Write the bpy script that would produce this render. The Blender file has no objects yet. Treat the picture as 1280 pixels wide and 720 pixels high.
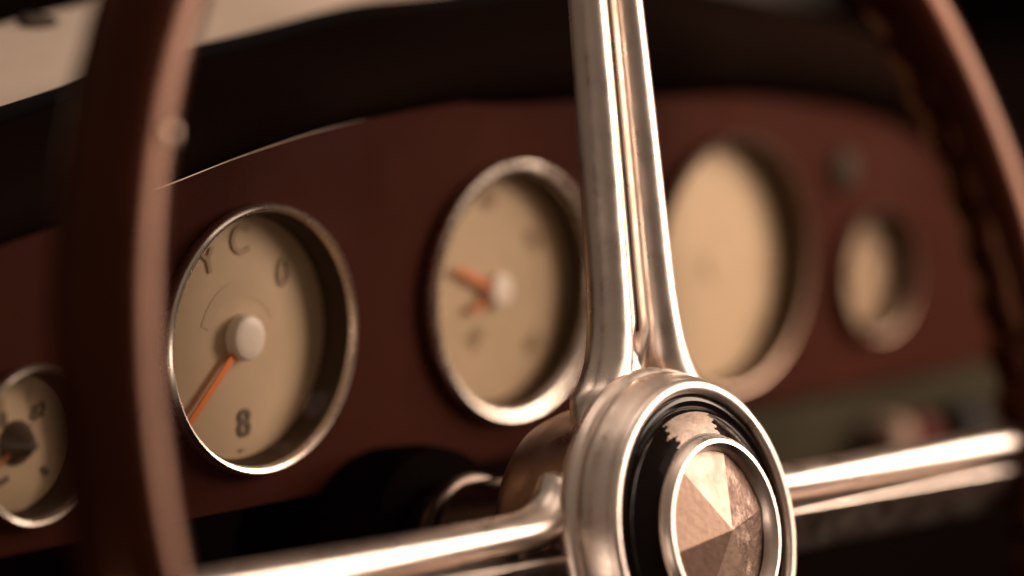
import bpy, bmesh, math
from mathutils import Vector, Matrix
from mathutils.geometry import tessellate_polygon

Z0 = 0.80                                   # height of the dial row above the car floor
SC = bpy.context.scene
COL = SC.collection
V = Vector
PI = math.pi

# ------------------------------------------------------------------ helpers
def empty(name, loc, label=None, cat=None):
    o = bpy.data.objects.new(name, None)
    o.empty_display_size = 0.02
    COL.objects.link(o)
    o.location = V(loc) + V((0, 0, Z0))
    if label: o['label'] = label
    if cat: o['category'] = cat
    return o

ORIGIN = {}
def obj(name, verts, faces, mats, parent=None, smooth=True, fmat=None, origin=None):
    """one mesh object; verts are in scene coordinates (before Z0)"""
    me = bpy.data.meshes.new(name)
    if parent is not None:
        base = ORIGIN.get(parent.name) or (V(parent.location) - V((0, 0, Z0)))
    else:
        base = V(origin) if origin else V((0, 0, 0))
    me.from_pydata([tuple(V(v) - base) for v in verts], [], faces)
    me.validate()
    bm = bmesh.new(); bm.from_mesh(me)
    bmesh.ops.recalc_face_normals(bm, faces=bm.faces)
    bm.to_mesh(me); bm.free()
    if not isinstance(mats, (list, tuple)): mats = [mats]
    for m in mats: me.materials.append(m)
    if fmat and len(fmat) == len(me.polygons):
        for p, i in zip(me.polygons, fmat): p.material_index = i
    if smooth:
        me.polygons.foreach_set('use_smooth', [True] * len(me.polygons))
        me.set_sharp_from_angle(angle=math.radians(42))
    o = bpy.data.objects.new(name, me)
    COL.objects.link(o)
    if parent is not None:
        o.parent = parent
    else:
        o.location = base + V((0, 0, Z0))
    ORIGIN[o.name] = base
    return o

class MB:
    def __init__(s): s.v = []; s.f = []; s.m = []
    def add(s, v, f, m=0):
        k = len(s.v); s.v += [V(p) for p in v]
        s.f += [tuple(i + k for i in q) for q in f]; s.m += [m] * len(f)
        return s

def frame(axis):
    n = V(axis).normalized()
    e1 = V((0, 0, 1)).cross(n).normalized()
    return e1, n.cross(e1), n

def lathe(c, axis, prof, seg=96, capstart=False, capend=False):
    """prof: (radius, offset along axis)"""
    e1, e2, n = frame(axis); c = V(c)
    v = []; f = []
    for r, a in prof:
        for i in range(seg):
            t = 2 * PI * i / seg
            v.append(c + n * a + (e1 * math.cos(t) + e2 * math.sin(t)) * r)
    for j in range(len(prof) - 1):
        for i in range(seg):
            k = (i + 1) % seg
            f.append((j * seg + i, j * seg + k, (j + 1) * seg + k, (j + 1) * seg + i))
    if capstart: f.append(tuple(range(seg)))
    if capend: f.append(tuple((len(prof) - 1) * seg + i for i in range(seg)))
    return v, f

def loft(rings, closed=True, cap=True):
    n = len(rings[0]); v = [p for r in rings for p in r]; f = []
    for j in range(len(rings) - 1):
        for i in range(n if closed else n - 1):
            k = (i + 1) % n
            f.append((j * n + i, j * n + k, (j + 1) * n + k, (j + 1) * n + i))
    if cap and closed:
        f.append(tuple(range(n))); f.append(tuple((len(rings) - 1) * n + i for i in range(n)))
    return v, f

def tube(path, r, seg=12, cap=True):
    rings = []
    for i, p in enumerate(path):
        a = path[max(i - 1, 0)]; b = path[min(i + 1, len(path) - 1)]
        t = (V(b) - V(a)).normalized()
        ref = V((0, 0, 1)) if abs(t.z) < .9 else V((0, 1, 0))
        x = t.cross(ref).normalized(); y = x.cross(t)
        rr = r[i] if isinstance(r, (list, tuple)) else r
        rings.append([V(p) + (x * math.cos(2 * PI * k / seg) + y * math.sin(2 * PI * k / seg)) * rr for k in range(seg)])
    return loft(rings, True, cap)

def spline(pts, sub=6):
    out = []
    P = [V((*p, 0)[:3]) for p in pts]
    for i in range(len(P) - 1):
        p0 = P[max(i - 1, 0)]; p1 = P[i]; p2 = P[i + 1]; p3 = P[min(i + 2, len(P) - 1)]
        for k in range(sub):
            t = k / sub
            out.append(.5 * ((2 * p1) + (-p0 + p2) * t + (2 * p0 - 5 * p1 + 4 * p2 - p3) * t * t + (-p0 + 3 * p1 - 3 * p2 + p3) * t ** 3))
    out.append(P[-1])
    return [(p.x, p.y) for p in out]

def lerp_tab(tab, x):
    if x <= tab[0][0]: return tab[0][1]
    for (a, b), (c, d) in zip(tab, tab[1:]):
        if x <= c:
            t = (x - a) / (c - a); t = t * t * (3 - 2 * t)
            return b + (d - b) * t
    return tab[-1][1]

# ------------------------------------------------------------------ materials
def mat(name, col, rough=.5, metal=0., col2=None, nscale=60., ncon=(.4, .65), rvar=0., rscale=120., bump=0., bscale=400.,
        coat=0., spec=.5, stretch=None, emit=None, aniso=0.):
    m = bpy.data.materials.new(name); m.use_nodes = True
    nt = m.node_tree; N = nt.nodes; L = nt.links
    b = N['Principled BSDF']
    b.inputs['Base Color'].default_value = (*col, 1)
    b.inputs['Roughness'].default_value = rough
    b.inputs['Metallic'].default_value = metal
    b.inputs['Specular IOR Level'].default_value = spec
    b.inputs['Coat Weight'].default_value = coat
    b.inputs['Coat Roughness'].default_value = .12
    tc = N.new('ShaderNodeTexCoord'); vec = tc.outputs['Object']
    if stretch:
        mp = N.new('ShaderNodeMapping'); mp.inputs['Scale'].default_value = stretch
        L.new(vec, mp.inputs['Vector']); vec = mp.outputs['Vector']
    def noise(scale, detail=6., rgh=.6):
        n = N.new('ShaderNodeTexNoise'); n.inputs['Scale'].default_value = scale
        n.inputs['Detail'].default_value = detail; n.inputs['Roughness'].default_value = rgh
        L.new(vec, n.inputs['Vector']); return n
    if col2:
        n = noise(nscale); r = N.new('ShaderNodeValToRGB')
        r.color_ramp.elements[0].position = ncon[0]; r.color_ramp.elements[1].position = ncon[1]
        r.color_ramp.elements[0].color = (*col, 1); r.color_ramp.elements[1].color = (*col2, 1)
        L.new(n.outputs['Fac'], r.inputs['Fac']); L.new(r.outputs['Color'], b.inputs['Base Color'])
    if rvar:
        n = noise(rscale, 8., .65); r = N.new('ShaderNodeMapRange')
        r.inputs['From Min'].default_value = .35; r.inputs['From Max'].default_value = .7
        r.inputs['To Min'].default_value = max(.02, rough - rvar * .5); r.inputs['To Max'].default_value = min(1., rough + rvar)
        L.new(n.outputs['Fac'], r.inputs['Value']); L.new(r.outputs['Result'], b.inputs['Roughness'])
    if bump:
        n = noise(bscale, 4.); bp = N.new('ShaderNodeBump'); bp.inputs['Strength'].default_value = bump
        bp.inputs['Distance'].default_value = .001
        L.new(n.outputs['Fac'], bp.inputs['Height']); L.new(bp.outputs['Normal'], b.inputs['Normal'])
    return m

CHROME = mat('aged_chrome', (.80, .695, .625), .31, 1., col2=(.68, .57, .49), nscale=45, ncon=(.5, .8), rvar=.12, rscale=90, bump=.04, bscale=160)
SATIN = mat('satin_chrome', (.84, .725, .655), .34, 1., col2=(.66, .55, .48), nscale=35, ncon=(.45, .8), rvar=.2, rscale=70, bump=.1, bscale=120)
BOSSM = mat('dull_boss_metal', (.34, .24, .19), .36, 1., col2=(.20, .13, .10), nscale=40, ncon=(.4, .75), rvar=.18, rscale=80, bump=.1, bscale=150)
BEZEL = mat('bezel_chrome', (.86, .75, .65), .27, 1., rvar=.04, rscale=150)
DULLT = mat('trim_metal', (.55, .44, .36), .4, 1.)
DIMB = mat('dim_bezel', (.34, .24, .18), .36, 1., rvar=.1, rscale=100)  # bezel chrome darkened to paint in its weaker reflections
MAROON = mat('maroon_dash_paint', (.052, .0133, .0073), .60, 0., col2=(.036, .0088, .0049), nscale=11, ncon=(.3, .7), rvar=.12, rscale=30, bump=.12, bscale=500, spec=.02)
PAD = mat('black_pad_vinyl', (.0088, .0047, .0033), .6, 0., rvar=.12, rscale=60, bump=.35, bscale=700, spec=.0)
PAD.node_tree.nodes['Principled BSDF'].inputs['Specular Tint'].default_value = (1., .66, .48, 1)
RUBBER = mat('black_rubber', (.006, .005, .005), .75, 0., bump=.2, bscale=300, spec=.02)
CREAM = mat('cream_dash_top', (.72, .58, .47), .5, 0., col2=(.58, .46, .365), nscale=12, ncon=(.35, .7), bump=.05, bscale=300)
DIAL = mat('cream_dial_face', (.65, .485, .315), .55, 0., col2=(.555, .405, .255), nscale=40, ncon=(.35, .75), bump=.03, bscale=500)
DIALD = mat('shaded_dial_face', (.40, .275, .175), .6, 0., col2=(.34, .23, .145), nscale=40)  # dial darkened to paint in the shade of the wheel rim
DIALSH = mat('dial_inner_ring', (.585, .43, .275), .55, 0.)
INK = mat('dial_ink_dark', (.13, .088, .054), .6)
INKF = mat('dial_ink_faded', (.43, .295, .185), .6)
INKM = mat('dial_ink_mid', (.34, .235, .145), .6)
ORANGE = mat('orange_needle', (1., .27, .05), .45, 0.)
ORANGEM = mat('orange_hand', (.80, .255, .075), .5, 0.)
ORANGED = mat('dull_orange_needle', (.62, .22, .07), .5, 0.)
CAPM = mat('ivory_cap', (.97, .86, .76), .4, 0.)
CONE = mat('dark_needle_boss', (.10, .07, .05), .35, 0., rvar=.1)
CUP = mat('gauge_cup_dark', (.085, .060, .040), .7, 0., spec=.04)
FLANK = mat('gauge_flank_dark', (.012, .008, .006), .5, 0.)
RIMM = mat('oxblood_bakelite', (.044, .0108, .0050), .15, .34, col2=(.028, .0066, .0032), nscale=22, ncon=(.35, .7), rvar=.10, rscale=50, bump=.08, bscale=120, spec=.22)
RIMM.node_tree.nodes['Principled BSDF'].inputs['Specular Tint'].default_value = (1., .64, .42, 1)
BLACKG = mat('black_enamel', (.007, .0035, .0025), .12, 0., rvar=.12, rscale=220, bump=.05, bscale=260, spec=.16)
RINGREFL = mat('ring_reflection', (.40, .31, .26), .45, .7, col2=(.30, .225, .185), nscale=260, ncon=(.4, .7), rvar=.15, rscale=300, bump=.2, bscale=500)  # reflection painted as a lighter patch at the top of the black ring
COLM = mat('column_black_gloss', (.008, .005, .004), .2, 0., rvar=.1, rscale=70, spec=.5)
COLM.node_tree.nodes['Principled BSDF'].inputs['Specular Tint'].default_value = (1., .66, .48, 1)
SHROUD = mat('column_shroud_black', (.004, .0025, .002), .5, 0., bump=.15, bscale=300, spec=.0)
LOWER = mat('olive_switch_panel', (.043, .036, .022), .65, 0., col2=(.032, .027, .017), nscale=25, spec=.02, bump=.1, bscale=300)
KNOBP = mat('pinkish_knob', (.26, .165, .12), .4, 0.)
KNOBR = mat('dark_red_knob', (.10, .015, .012), .35, 0.)
KNOBB = mat('black_knob', (.012, .01, .01), .4, 0.)
LAMPG = mat('grey_green_lens', (.055, .040, .027), .6, 0., spec=.03)
DARK = mat('dark_bulkhead', (.0045, .0025, .002), .85, 0., bump=.3, bscale=60, spec=.0)
GROOVESHADE = mat('groove_shade', (.045, .028, .02), .45, .5)  # shade in the spoke grooves, put into their colour
SCREWM = mat('dark_screw', (.05, .03, .02), .4, .6)
F_LIT = mat('badge_facet_lit', (.36, .30, .25), .52, .85, col2=(.31, .255, .21), nscale=160, rvar=.1, bump=.1, bscale=500)  # pale, tan and brown facets: light and shade painted as base colours
F_HALFLIT = mat('badge_facet_half_lit', (.36, .245, .185), .46, .8, col2=(.30, .20, .15), nscale=200, ncon=(.5, .7), rvar=.12, bump=.12, bscale=500)
F_SHADED = mat('badge_facet_shaded', (.20, .12, .09), .46, .75, col2=(.165, .098, .072), nscale=200, rvar=.1, bump=.12, bscale=500)
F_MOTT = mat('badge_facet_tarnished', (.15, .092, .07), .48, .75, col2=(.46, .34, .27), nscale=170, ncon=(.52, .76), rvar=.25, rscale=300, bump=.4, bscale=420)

GLASS = bpy.data.materials.new('gauge_glass'); GLASS.use_nodes = True
nt = GLASS.node_tree; nt.nodes.clear()
o_ = nt.nodes.new('ShaderNodeOutputMaterial'); mx = nt.nodes.new('ShaderNodeMixShader')
tr = nt.nodes.new('ShaderNodeBsdfTransparent'); gl = nt.nodes.new('ShaderNodeBsdfGlossy'); fr = nt.nodes.new('ShaderNodeFresnel')
gl.inputs['Roughness'].default_value = .05; fr.inputs['IOR'].default_value = 1.12
tr.inputs['Color'].default_value = (.97, .95, .92, 1)
nt.links.new(fr.outputs[0], mx.inputs[0]); nt.links.new(tr.outputs[0], mx.inputs[1]); nt.links.new(gl.outputs[0], mx.inputs[2]); nt.links.new(mx.outputs[0], o_.inputs[0])

# ------------------------------------------------------------------ dashboard
dash = empty('dashboard', (0, .03, -.06), 'maroon painted dashboard with five cream round gauges under a black padded top', 'dashboard')
PY = .005                                         # front face of the panel
TOP = spline([(-.36, .004), (-.30, .021), (-.236, .035), (-.203, .0409), (-.163, .0493), (-.132, .0557), (-.094, .0618), (-.0536, .0655), (-.0115, .0679),
              (.0284, .0684), (.1043, .0666), (.1555, .064), (.2098, .0565), (.2559, .0459), (.2984, .0266), (.332, .000), (.350, -.030)], 6)
BOT = -.0615
GA = [  # name, x, z, R, bezel width, recess
    ('g0', -.2275, -.028, .0249, .0016, .011),
    ('g1', -.1260, -.0055, .0447, .0022, .0125),
    ('g2', .0040, -.0020, .0467, .0040, .0125),
    ('g3', .1360, -.0040, .0500, .0022, .0125),
    ('g4', .2360, -.0165, .0266, .0016, .0115),
]
# panel with five real holes
outline = [(x, z) for x, z in TOP] + [(.352, BOT), (-.36, BOT)]
n = len(outline)
pv = [(x, PY, z) for x, z in outline] + [(x, PY + .045, z) for x, z in outline]
pf = [tuple(range(n)), tuple(range(2 * n - 1, n - 1, -1))] + [(i, (i + 1) % n, n + (i + 1) % n, n + i) for i in range(n)]
panel = obj('panel', pv, pf, [MAROON], dash, smooth=False)
mb = MB()
for _, gx, gz, R, bw, rc in GA:
    mb.add(*lathe((gx, 0, gz), (0, -1, 0), [(R - .0004, .02), (R - .0004, -.08)], 96, True, True))
cutter = obj('cutter', mb.v, mb.f, [MAROON], dash, smooth=False)
md = panel.modifiers.new('holes', 'BOOLEAN'); md.operation = 'DIFFERENCE'; md.object = cutter; md.solver = 'EXACT'
bpy.context.view_layer.update()
newme = bpy.data.meshes.new_from_object(panel.evaluated_get(bpy.context.evaluated_depsgraph_get()))
panel.modifiers.clear(); panel.data = newme; newme.name = 'panel'
bpy.data.objects.remove(cutter)

def edge_z(x):
    for (a, b), (c, d) in zip(TOP, TOP[1:]):
        if a <= x <= c: return b + (d - b) * (x - a) / (c - a)
    return TOP[0][1] if x < TOP[0][0] else TOP[-1][1]

# black padded hood following the arched top edge
prof = [(.0075, .0005), (.0035, .0012), (-.0005, .004), (-.003, .0085), (-.0032, .0135), (-.0005, .0185), (.006, .0225), (.016, .026), (.030, .0285), (.045, .0295), (.055, .0285), (.060, .024), (.060, -.005), (.0075, -.005)]
CREST = [(-.25, .92), (-.16, .84), (-.09, .83), (.0, 1.02), (.12, 1.3)]
rings = []
for x, z in TOP:
    g = lerp_tab(CREST, x)
    lip = lerp_tab([(-.06, 0.), (.03, .006)], x)
    rings.append([(x, y - lip * (1 if y < .02 and 0 < h < .024 else 0), z + h * (g if h > 0 else 1) - (.2 * lip if h < .005 else 0)) for y, h in prof])
pv, pf = loft(rings, True, True)
obj('padding', pv, pf, [PAD], dash)
# windscreen side rubber seal along the crest of the pad
path = [(x, .058, edge_z(x) + .0285 * lerp_tab(CREST, x)) for x, z in TOP]
obj('rubber_seal', *tube(path, .0042, 10), [RUBBER], dash)
# fine bright strip between panel and pad
path = [(x, PY - .0012, z + .0002) for x, z in TOP if -.19 < x < -.07]
obj('trim_strip', *tube(path, [.00034 * (1 - i / len(path)) ** 1.3 + .00001 for i in range(len(path))], 8), [DULLT], dash)
# pale shelf behind the pad
rows = []
xs = [-.36 + i * .012 for i in range(40)]
for y, h in ((.056, .012), (.062, .0195), (.075, .0265), (.095, .032), (.115, .0345), (.128, .0362), (.134, .0368), (.138, .034), (.138, .0)):
    rows.append([(x, y, edge_z(x) + h) for x in xs])
pv, pf = loft(rows, False, False)
shelf = obj('dash_top', pv, pf, [CREAM], dash)
sx, sy = -.112, .124
sz = edge_z(sx) + .0358
mb = MB()
mb.add(*lathe((sx, sy, sz), (0, -.12, 1), [(.0075, -.002), (.0075, .0008), (.0062, .0022), (.0035, .003), (.0005, .0032)], 32, True, True))
obj('screw', mb.v, mb.f, [SCREWM], shelf)

def text_mesh(s, size, x, z, y, rot=0.):
    """one glyph as flat faces facing the driver"""
    cu = bpy.data.curves.new('t', 'FONT'); cu.body = s; cu.size = size; cu.align_x = 'CENTER'; cu.align_y = 'CENTER'
    cu.offset = size * .018; cu.resolution_u = 4
    o = bpy.data.objects.new('t', cu); COL.objects.link(o)
    bpy.context.view_layer.update()
    me = bpy.data.meshes.new_from_object(o.evaluated_get(bpy.context.evaluated_depsgraph_get()))
    c, s_ = math.cos(rot), math.sin(rot)
    v = [(x + p.co.x * c - p.co.y * s_, y, z + p.co.x * s_ + p.co.y * c) for p in me.vertices]
    f = [tuple(p.vertices) for p in me.polygons]
    bpy.data.objects.remove(o); bpy.data.curves.remove(cu); bpy.data.meshes.remove(me)
    return v, f

def quad(x0, z0, x1, z1, w0, w1, y):
    d = V((x1 - x0, 0, z1 - z0)).normalized(); p = V((-d.z, 0, d.x))
    a = V((x0, y, z0)); b = V((x1, y, z1))
    return [a + p * w0, a - p * w0, b - p * w1, b + p * w1], [(0, 1, 2, 3)]

def needle_prism(x0, z0, x1, z1, w0, w1, y, th=.0006):
    v, f = quad(x0, z0, x1, z1, w0, w1, y)
    v = v + [p + V((0, th, 0)) for p in v]
    return v, [(0, 1, 2, 3), (7, 6, 5, 4), (0, 4, 5, 1), (1, 5, 6, 2), (2, 6, 7, 3), (3, 7, 4, 0)]

def gauge(gx, gz, R, bw, rc, label, bz=None, face=None):
    A = (0, -1, 0); c = (gx, 0, gz)
    # housing: dark proud flank, cup wall
    housing = obj('gauge', *lathe(c, A, [(R - .0002, -.040), (R - .0002, -.001), (R - .0006, -.0006), (R - bw * .9, -.0012), (R - bw - .0012, -.004), (R - bw - .0018, -rc - .002), (R - bw - .0018, -.038), (.003, -.040)], 96), [CUP], dash)
    housing['label'] = label
    obj('bezel', *lathe(c, A, [(R + .0002, -.0045), (R + .0006, -.0022), (R + .0002, -.0004), (R - bw * .35, .0006), (R - bw * .75, .0002), (R - bw, -.0012), (R - bw - .0003, -.0026)], 128), [bz or BEZEL], housing)
    obj('dial', *lathe(c, A, [(.0002, -rc + .0004), (R * .35, -rc + .0003), (R * .7, -rc + .0002), (R - bw - .0012, -rc)], 96), [face or DIAL], housing)
    obj('glass', *lathe(c, A, [(.0002, -.0026), (R * .5, -.0026), (R - bw - .0002, -.0026)], 64), [GLASS], housing)
    return housing

def cap(h, gx, gz, r, rc, ht, m, cone=False):
    pr = [(r, -rc + .0006), (r, -rc + ht * .72), (r * .96, -rc + ht * .88), (r * .86, -rc + ht * .97), (r * .5, -rc + ht), (.0002, -rc + ht * 1.01)]
    if cone: pr = [(r, -rc + .0006), (r * .97, -rc + ht * .1), (r * .1, -rc + ht * .96), (.0002, -rc + ht)]
    obj('needle_cap', *lathe((gx, 0, gz), (0, -1, 0), pr, 40), [m], h)

# small far left gauge
_, gx, gz, R, bw, rc = GA[0]
h = gauge(gx, gz, R, bw, rc, 'small gauge with a dark pointed needle boss, at the far left')
y = rc - .0008
for s, dx, dz, sz, m, r in (('8', -.006, .0125, .0062, 1, .1), ('1', .0055, .0135, .006, 1, 0), ('8', -.0052, .0078, .0066, 0, .05), ('8', .0075, .0085, .0066, 0, -.1), ('2', .0105, .009, .006, 0, -.1), ('-', -.0045, .0050, .007, 0, 0)):
    obj('numeral', *text_mesh(s, sz, gx + dx, gz + dz, y, r), [(INK, INKF)[m]], h, smooth=False)
obj('tick_mark', *quad(gx - .008, gz - .012, gx - .0035, gz - .0105, .0009, .0009, y), [INK], h, smooth=False)
obj('tick_mark', *quad(gx + .0105, gz - .009, gx + .0125, gz - .0115, .001, .001, y), [INK], h, smooth=False)
for k in range(4):
    a = .0030 + k * .0033; obj('tick_mark', *quad(gx + a * .78, gz + a * .62, gx + (a + .0020) * .78, gz + (a + .0020) * .62, .0002, .0002, y), [INK], h, smooth=False)
obj('needle', *needle_prism(gx - .002, gz - .001, gx - .017, gz - .0105, .0006, .0005, rc - .003), [ORANGED], h)
cap(h, gx, gz, .0072, rc, .0105, CONE, True)

# left large gauge, in focus
_, gx, gz, R, bw, rc = GA[1]
h = gauge(gx, gz, R, bw, rc, 'large sharp gauge with one long orange needle pointing down left')
y = rc - .0008
for s, dx, dz, sz, m, r in (('Y', -.0150, .0262, .0115, 1, .25), ('C', .0000, .0320, .0135, 1, 0), ('0', .0205, .0195, .0135, 2, -.1), ('8', .0012, -.0295, .0130, 0, 0), ('-', .0005, -.0375, .008, 1, 0)):
    obj('numeral', *text_mesh(s, sz, gx + dx, gz + dz, y, r), [(INK, INKF, INKM)[m]], h, smooth=False)
arc = []
for k in range(25):
    t = math.radians(20 + k * 6); arc.append((math.cos(t), math.sin(t)))
av = [(gx + c * .019, y + .00035, gz + s * .019) for c, s in arc] + [(gx + c * .0155, y + .00035, gz + s * .0135) for c, s in arc]
obj('dial_band', av, [(i, i + 1, 26 + i, 25 + i) for i in range(24)], [DIALSH], h, smooth=False)
obj('needle', *needle_prism(gx - .0035, gz - .0035, gx - .0285, gz - .0275, .0013, .0011, rc - .0030), [ORANGE], h)
cap(h, gx, gz, .0077, rc, .0052, CAPM)

# middle large gauge
_, gx, gz, R, bw, rc = GA[2]
h = gauge(gx, gz, R, bw, rc, 'large gauge left of the upright spoke with two short orange hands')
y = rc - .0008
for s, dx, dz, sz, r in (('40', -.0035, .0325, .010, .1), ('60', .0235, .0165, .011, -.6), ('20', -.0105, -.0165, .009, .8), ('80', .022, -.022, .009, .6)):
    obj('numeral', *text_mesh(s, sz, gx + dx, gz + dz, y, r), [INKF], h, smooth=False)
obj('needle', *needle_prism(gx - .003, gz + .0008, gx - .0225, gz + .0098, .0015, .0012, rc - .0036), [ORANGEM], h)
obj('needle', *needle_prism(gx - .003, gz - .002, gx - .0155, gz - .0062, .0017, .0013, rc - .0030), [ORANGED], h)
cap(h, gx, gz, .0062, rc, .0052, CAPM)

# right large gauge
_, gx, gz, R, bw, rc = GA[3]
h = gauge(gx, gz, R, bw, rc, 'large blurred pale gauge right of the upright spoke', DIMB)
y = rc - .0008
for k in range(9):
    t = math.radians(225 - k * 33.75)
    obj('tick_mark', *quad(gx + .036 * math.cos(t), gz + .036 * math.sin(t), gx + .041 * math.cos(t), gz + .041 * math.sin(t), .0009, .0009, y), [INKF], h, smooth=False)
cap(h, gx, gz, .0058, rc, .0013, DIAL)

# right small gauge
_, gx, gz, R, bw, rc = GA[4]
h = gauge(gx, gz, R, bw, rc, 'small blurred gauge at the right end, near the wheel rim', DIMB, DIALD)
obj('needle', *needle_prism(gx - .001, gz - .001, gx + .006, gz + .014, .0008, .0005, rc - .003), [INKF], h)
cap(h, gx, gz, .004, rc, .003, DIAL)

# grey green indicator lens above the small gauge
obj('indicator_lamp', *lathe((.213, PY, .0275), (0, -1, 0), [(.0088, -.001), (.0088, .0015), (.0075, .003), (.004, .0042), (.0002, .0046)], 32), [LAMPG], dash)

# olive switch panel under the dash, right of the column
def slab(x0, x1, y0, y1, z0, z1, r, seg=5):
    pts = []
    for cx, cz, a0 in ((x1 - r, z1 - r, 0), (x0 + r, z1 - r, 90), (x0 + r, z0 + r, 180), (x1 - r, z0 + r, 270)):
        for k in range(seg + 1):
            t = math.radians(a0 + 90 * k / seg); pts.append((cx + r * math.cos(t), cz + r * math.sin(t)))
    rings = [[(x, y1, z) for x, z in pts], [(x, y0 + .002, z) for x, z in pts], [(x + (.5 * (x0 + x1) - x) * .012, y0, z + (.5 * (z0 + z1) - z) * .05) for x, z in pts]]
    return loft(rings, True, True)
sw = obj('switch_panel', *slab(.09, .345, .000, .05, -.118, -.0645, .006), [LOWER], dash)
for kx, kz, r, m, lb in ((.2265, -.081, .0085, KNOBP, 'pale pinkish knob'), (.2455, -.083, .0085, KNOBR, 'dark red knob'), (.2810, -.082, .0095, KNOBB, 'black knob'), (.3200, -.080, .0075, KNOBP, 'pale pinkish knob at the far right')):
    k = obj('knob', *lathe((kx, 0, kz), (0, -1, 0), [(r * .5, -.002), (r * .5, .006), (r, .0065), (r * 1.02, .010), (r * .95, .017), (r * .8, .0185), (.0002, .019)], 32), [m], sw)
    k['label'] = lb

# ------------------------------------------------------------------ steering wheel
H = V((-.0616, -.1389, -.0619))                   # centre of the badge
ra = math.radians(12)
ps = math.radians(2)
NRM = V((math.sin(ps) * math.cos(ra), -math.cos(ps) * math.cos(ra), math.sin(ra)))
E1, E2, _ = frame(NRM)
wheel = empty('steering_wheel', H - NRM * .03, 'oxblood rimmed steering wheel with chrome grooved spokes and round hub badge', 'steering wheel')

# rim with finger notches behind
r1_, r2_ = math.radians(2.5), math.radians(14)
RN = V((math.sin(r1_) * math.cos(r2_), -math.cos(r1_) * math.cos(r2_), math.sin(r2_))); R1, R2, _ = frame(RN)
RC = H - R1 * .0082 + R2 * .0355 - RN * .0116; RR = .2440
NT = 72
rings = []; seg = 28; NS = 864
for i in range(NS):
    t = 2 * PI * i / NS
    rho = R1 * math.cos(t) + R2 * math.sin(t)
    cc = RC + rho * RR
    ring = []
    nz = .5 + .5 * math.cos(NT * t)
    for k in range(seg):
        a = 2 * PI * k / seg
        ca, sa = math.cos(a), math.sin(a)        # ca: outward, sa: towards the driver
        w = max(0., -.45 * ca - .9 * sa)         # inner back side carries the grips
        s = 1 + .13 * (min(1, w) ** 1.5) * (nz - .35)
        ring.append(cc + rho * (ca * .0152 * s) + RN * (sa * .0150 * s))
    rings.append(ring)
pv = [p for r in rings for p in r]
pf = [(j * seg + i, j * seg + (i + 1) % seg, ((j + 1) % NS) * seg + (i + 1) % seg, ((j + 1) % NS) * seg + i) for j in range(NS) for i in range(seg)]
obj('rim', pv, pf, [RIMM], wheel)

# spokes
PH = math.radians(-4.5)
A1 = E1 * math.cos(PH) + E2 * math.sin(PH)
A2 = -E1 * math.sin(PH) + E2 * math.cos(PH)
half = [(-.965, -.30), (-1.0, -.12)]
for k in range(1, 14):                              # round outer ridge
    t = math.radians(180 - 180 * k / 14)
    half.append((-.645 + .355 * math.cos(t), -.10 + 1.1 * math.sin(t) if k < 7 else .05 + .95 * math.sin(t)))
half += [(-.275, .03), (-.25, .05), (-.222, .30), (-.195, .52), (-.165, .55), (-.138, .45), (-.12, .15), (-.10, -.12), (-.05, -.20)]
full = half + [(0, -.22)] + [(-s, h_) for s, h_ in reversed(half)]
side_prof = [(-.955, -1.10), (-.985, -.92), (-.97, -.70), (-.93, -.50), (-.86, -.34), (-.76, -.18), (-.62, .02), (-.48, .22), (-.34, .44), (-.21, .63), (-.13, .77), (-.075, .87), (-.03, .90), (.01, .86), (.035, .70), (.055, .40), (.08, .08), (.12, -.10), (.17, -.10), (.205, .0)]
for k in range(0, 15):
    t = math.radians(180 - 180 * k / 14)
    side_prof.append((.60 + .385 * math.cos(t), .02 + .98 * math.sin(t)))
side_prof += [(1.0, -.12), (.965, -.30)]
def spoke(direction, side, length, wtab, t_root, t_end, htab, full=full, slot=True):
    rings = []
    M = 90
    for i in range(M + 1):
        u = i / M
        rho = .030 + (length - .030) * u ** 1.25
        w = wtab[0] + (wtab[1] - wtab[0]) * (rho - .05) / (length - .05) + wtab[2] * math.exp(-(max(rho, .0475) - .049) / wtab[3]); hh = lerp_tab(htab, rho)
        tt = t_root + (t_end - t_root) * min(1, max(0, (rho - .05) / (length - .05)))
        # the root sweeps back into the boss
        dip = 0.
        cpt = SP0 - NRM * (tt + dip) + direction * rho
        ring = []
        for s, h_ in full:
            if slot and abs(s) < .27 and rho < .085:      # the slot closes at the hub
                k = max(0, min(1, (rho - .056) / .014)); h_ = h_ * k + .05 * (1 - k)
            wid = w * s
            ring.append(cpt + side * wid + NRM * (hh * h_))
        rings.append(ring)
    v, f = loft(rings, True, True)
    m = []
    nr = len(full)
    for j in range(M):
        for i in range(nr):
            a, b = full[i][0], full[(i + 1) % nr][0]
            c = abs(.5 * (a + b)); r_ = .030 + (length - .030) * ((j + .5) / M) ** 1.25
            g_ = (c < .125 or .222 < c < .30) if slot else .05 < .5 * (a + b) < .205
            m.append(1 if r_ > (.069 if slot else .066) and abs(a - b) < .5 and g_ else 0)
    return v, f, m + [0, 0]
def add_spoke(*a, **k):
    v, f, m = spoke(*a, **k)
    obj('spoke', v, f, [CHROME, GROOVESHADE], wheel, fmat=m)
SP0 = H + A1 * .0045
add_spoke(A2, A1, .280, (.0202, .0124, .0118, .0100), .030, .0215, [(.03, .010), (.10, .0088), (.27, .0065)])
SP0 = H
HT = [(.03, .010), (.10, .0090), (.27, .0075)]
def turned(deg):
    a = math.radians(deg)
    return E1 * math.cos(a) + E2 * math.sin(a), -E1 * math.sin(a) + E2 * math.cos(a)
L1, L2 = turned(-2.2)
add_spoke(-L1, L2, .2405, (.0156, .0140, .0085, .0058), .030, .020, HT, full=side_prof, slot=False)
L1, L2 = turned(-1.9)
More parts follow.
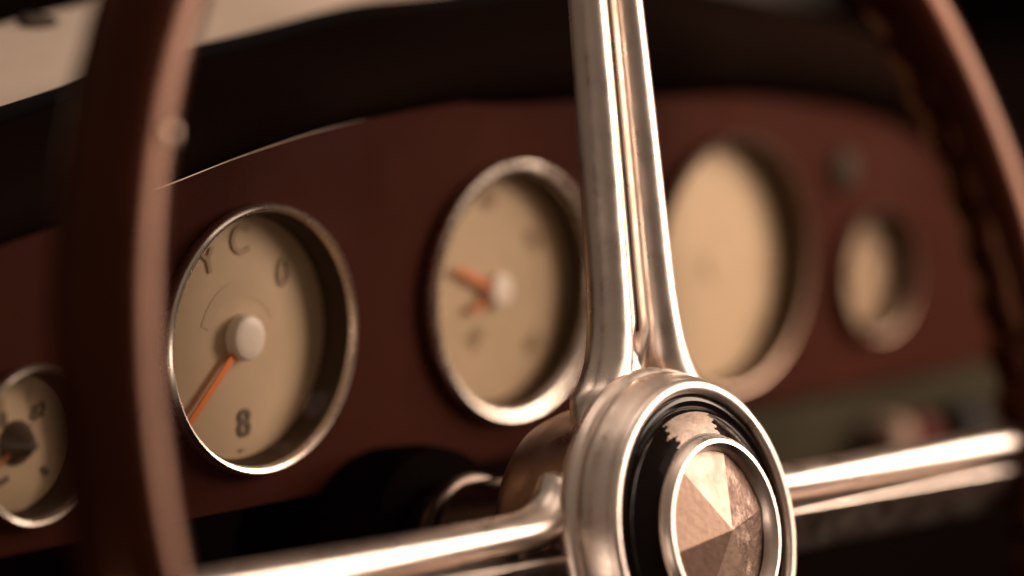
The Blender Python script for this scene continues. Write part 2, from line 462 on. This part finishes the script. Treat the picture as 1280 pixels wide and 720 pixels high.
add_spoke(L1, L2, .2405, (.0158, .0150, .0085, .0058), .030, .020, HT, full=side_prof, slot=False)

# hub: dull boss behind, chrome bell, black dish, badge
hub = obj('hub', *lathe(H, NRM, [(.025, -.062), (.040, -.061), (.0435, -.058), (.0452, -.052), (.0465, -.045), (.0480, -.036), (.0495, -.028), (.047, -.0255), (.030, -.024)], 96, True, True), [BOSSM], wheel)
obj('hub_cap', *lathe(H, NRM, [(.049, -.0240), (.0530, -.0236), (.0549, -.0222), (.0555, -.0202), (.0549, -.0183), (.0537, -.0174), (.0530, -.0169), (.0532, -.0162), (.0534, -.0152), (.0530, -.0130), (.0520, -.0104), (.0509, -.0082), (.0502, -.0070), (.0500, -.0062),
        (.0496, -.0052), (.0488, -.0045), (.0478, -.0041), (.0468, -.0041), (.0459, -.0046), (.0453, -.0056), (.0451, -.0066), (.0450, -.009)], 160), [SATIN], hub)
bv, bf = lathe(H, NRM, [(0.0453, -0.00780), (0.0449, -0.00660), (0.0440, -0.00600), (0.0428, -0.00570), (0.0418, -0.00630), (0.0412, -0.00650), (0.0406, -0.00560), (0.0399, -0.00510), (0.0392, -0.00520), (0.0388, -0.00490), (0.0384, -0.00462), (0.0380, -0.00433), (0.0376, -0.00405), (0.0372, -0.00378), (0.0368, -0.00352), (0.0364, -0.00326), (0.0360, -0.00301), (0.0356, -0.00276), (0.0352, -0.00252), (0.0348, -0.00229), (0.0344, -0.00206), (0.0340, -0.00184), (0.0336, -0.00163), (0.0332, -0.00142), (0.0328, -0.00122), (0.0324, -0.00102), (0.0319, -0.00078), (0.0315, -0.00060), (0.0290, -0.00060)], 320)
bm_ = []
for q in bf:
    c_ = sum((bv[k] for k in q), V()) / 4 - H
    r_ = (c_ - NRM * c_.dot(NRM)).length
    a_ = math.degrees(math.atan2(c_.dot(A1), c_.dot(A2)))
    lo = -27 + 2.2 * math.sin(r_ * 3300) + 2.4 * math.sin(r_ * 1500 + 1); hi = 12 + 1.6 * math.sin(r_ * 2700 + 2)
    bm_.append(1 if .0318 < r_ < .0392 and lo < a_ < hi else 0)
obj('black_ring', bv, bf, [BLACKG, RINGREFL], hub, fmat=bm_)
obj('badge_ring', *lathe(H, NRM, [(.0314, -.0038), (.0313, .0000), (.0307, .0020), (.0296, .0030), (.0283, .0030), (.0272, .0020), (.0264, .0004), (.0258, -.0012)], 128), [SATIN], hub)
# six sided raised badge: facet edges measured from straight up, anticlockwise as the driver sees it
angs = [17, -38, -102, -154, -210, -283]          # boundaries, clockwise positive -> right
apex = H + NRM * .0050
def bp(a, r=.0259, d=-.0004):
    t = math.radians(a)
    return H + (A1 * math.sin(t) + A2 * math.cos(t)) * r + NRM * d
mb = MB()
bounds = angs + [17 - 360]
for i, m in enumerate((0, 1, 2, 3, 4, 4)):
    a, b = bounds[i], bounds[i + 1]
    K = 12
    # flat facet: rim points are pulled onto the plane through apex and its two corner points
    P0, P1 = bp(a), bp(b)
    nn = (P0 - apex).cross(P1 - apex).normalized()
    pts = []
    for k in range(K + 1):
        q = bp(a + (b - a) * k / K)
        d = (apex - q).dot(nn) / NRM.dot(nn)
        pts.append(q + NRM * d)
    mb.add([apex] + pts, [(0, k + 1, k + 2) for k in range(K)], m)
obj('badge', mb.v, mb.f, [F_LIT, F_HALFLIT, F_SHADED, F_HALFLIT, F_MOTT], hub, smooth=False, fmat=mb.m)
# small stud on the rim
t = math.radians(153)
rho = R1 * math.cos(t) + R2 * math.sin(t)
sp = RC + rho * RR + (RN * .92 + rho * -.39).normalized() * .0142
obj('stud', *lathe(sp, NRM * .92 + rho * -.39, [(.0036, -.001), (.0036, .0004), (.0028, .0016), (.0014, .0022), (.0001, .0023)], 24), [mat('dull_stud', (.42, .31, .24), .42, 1.)], wheel)

# ------------------------------------------------------------------ steering column
colm = empty('steering_column', H - NRM * .12, 'glossy black steering column tube and shroud running from the hub into the dash', 'steering column')
colm['kind'] = 'thing'
obj('column_tube', *lathe(H, NRM, [(.023, -.058), (.0262, -.060), (.0262, -.104), (.0262, -.150)], 64, True, True), [COLM], colm)
obj('collar', *lathe(H, NRM, [(.0255, -.0985), (.0278, -.099), (.0288, -.1005), (.0288, -.106), (.0278, -.1075), (.0255, -.108)], 64), [COLM], colm)
obj('shroud', *lathe(H, NRM, [(.027, -.1120), (.034, -.1125), (.039, -.1145), (.0400, -.118), (.0412, -.124), (.0425, -.150), (.043, -.175), (.02, -.176)], 72), [SHROUD], colm)

# ------------------------------------------------------------------ dark surroundings
bk = MB()
def sheet(a, b, c, d): bk.add([a, b, c, d], [(0, 1, 2, 3)])
sheet((-.8, .30, -.6), (1.1, .30, -.6), (1.1, .30, .04), (-.8, .30, .04))
sheet((1.1, -.15, -.6), (1.1, .30, -.6), (1.1, .9, .5), (1.1, -.15, .5))
sheet((-.8, -.6, -.6), (1.1, -.6, -.6), (1.1, .30, -.6), (-.8, .30, -.6))
sheet((-.8, .9, -.1), (1.1, .9, -.1), (1.1, .9, .5), (-.8, .9, .5))
b = obj('bulkhead', bk.v, bk.f, [DARK], None, smooth=False, origin=(0, .3, -.6)); b['kind'] = 'structure'

# ------------------------------------------------------------------ light
def area(name, loc, target, sx, sy, power, col):
    l = bpy.data.lights.new(name, 'AREA'); l.shape = 'RECTANGLE'; l.size = sx; l.size_y = sy; l.energy = power; l.color = col
    o = bpy.data.objects.new(name, l); COL.objects.link(o)
    o.location = V(loc) + V((0, 0, Z0))
    o.rotation_euler = (V(target) - V(loc)).to_track_quat('-Z', 'Y').to_euler()
    return o
WARM = (1., .775, .615)
area('key_lamp', (.76, -.58, .27), (0, -.02, -.01), .62, .5, 14.5, WARM)
area('chrome_fill', (.64, -.84, .385), (-.05, -.13, -.05), .8, .85, 1.7, WARM)  # unseen fill light added to brighten the chrome of the spokes
area('top_lamp', (.10, .05, .95), (-.05, .03, 0), 1.0, .7, 3.0, WARM)
area('left_lamp', (-1.0, -.46, -.18), (-.06, -.13, -.06), .3, .3, 1.1, WARM)

w = bpy.data.worlds.new('World'); SC.world = w; w.use_nodes = True
nt = w.node_tree; bg = nt.nodes['Background']
tc = nt.nodes.new('ShaderNodeTexCoord'); sx_ = nt.nodes.new('ShaderNodeSeparateXYZ'); rp = nt.nodes.new('ShaderNodeValToRGB')
nt.links.new(tc.outputs['Generated'], sx_.inputs[0]); nt.links.new(sx_.outputs['Z'], rp.inputs['Fac'])
rp.color_ramp.elements[0].position = .0; rp.color_ramp.elements[0].color = (.34, .235, .175, 1)
rp.color_ramp.elements[1].position = .7; rp.color_ramp.elements[1].color = (.85, .64, .48, 1)
nt.links.new(rp.outputs['Color'], bg.inputs['Color']); bg.inputs['Strength'].default_value = .26

# ------------------------------------------------------------------ camera
cam = bpy.data.cameras.new('camera'); co = bpy.data.objects.new('camera', cam); COL.objects.link(co)
al, th = math.radians(50), math.radians(7)
d = V((math.sin(al) * math.cos(th), math.cos(al) * math.cos(th), -math.sin(th)))
co.location = V((-.9564, -.8025, .1533 + Z0))
co.rotation_euler = d.to_track_quat('-Z', 'Y').to_euler()
cam.sensor_width = 36; cam.lens = 36 * 4400 / 1280
cam.clip_start = .01; cam.clip_end = 100
cam.dof.use_dof = True; cam.dof.focus_distance = 1.138; cam.dof.aperture_fstop = cam.lens / 54.
SC.camera = co

SC.render.engine = 'CYCLES'
SC.view_settings.view_transform = 'Standard'; SC.view_settings.look = 'None'; SC.view_settings.exposure = 0; SC.view_settings.gamma = 1
SC.cycles.use_denoising = True
SC.cycles.max_bounces = 8; SC.cycles.transparent_max_bounces = 8
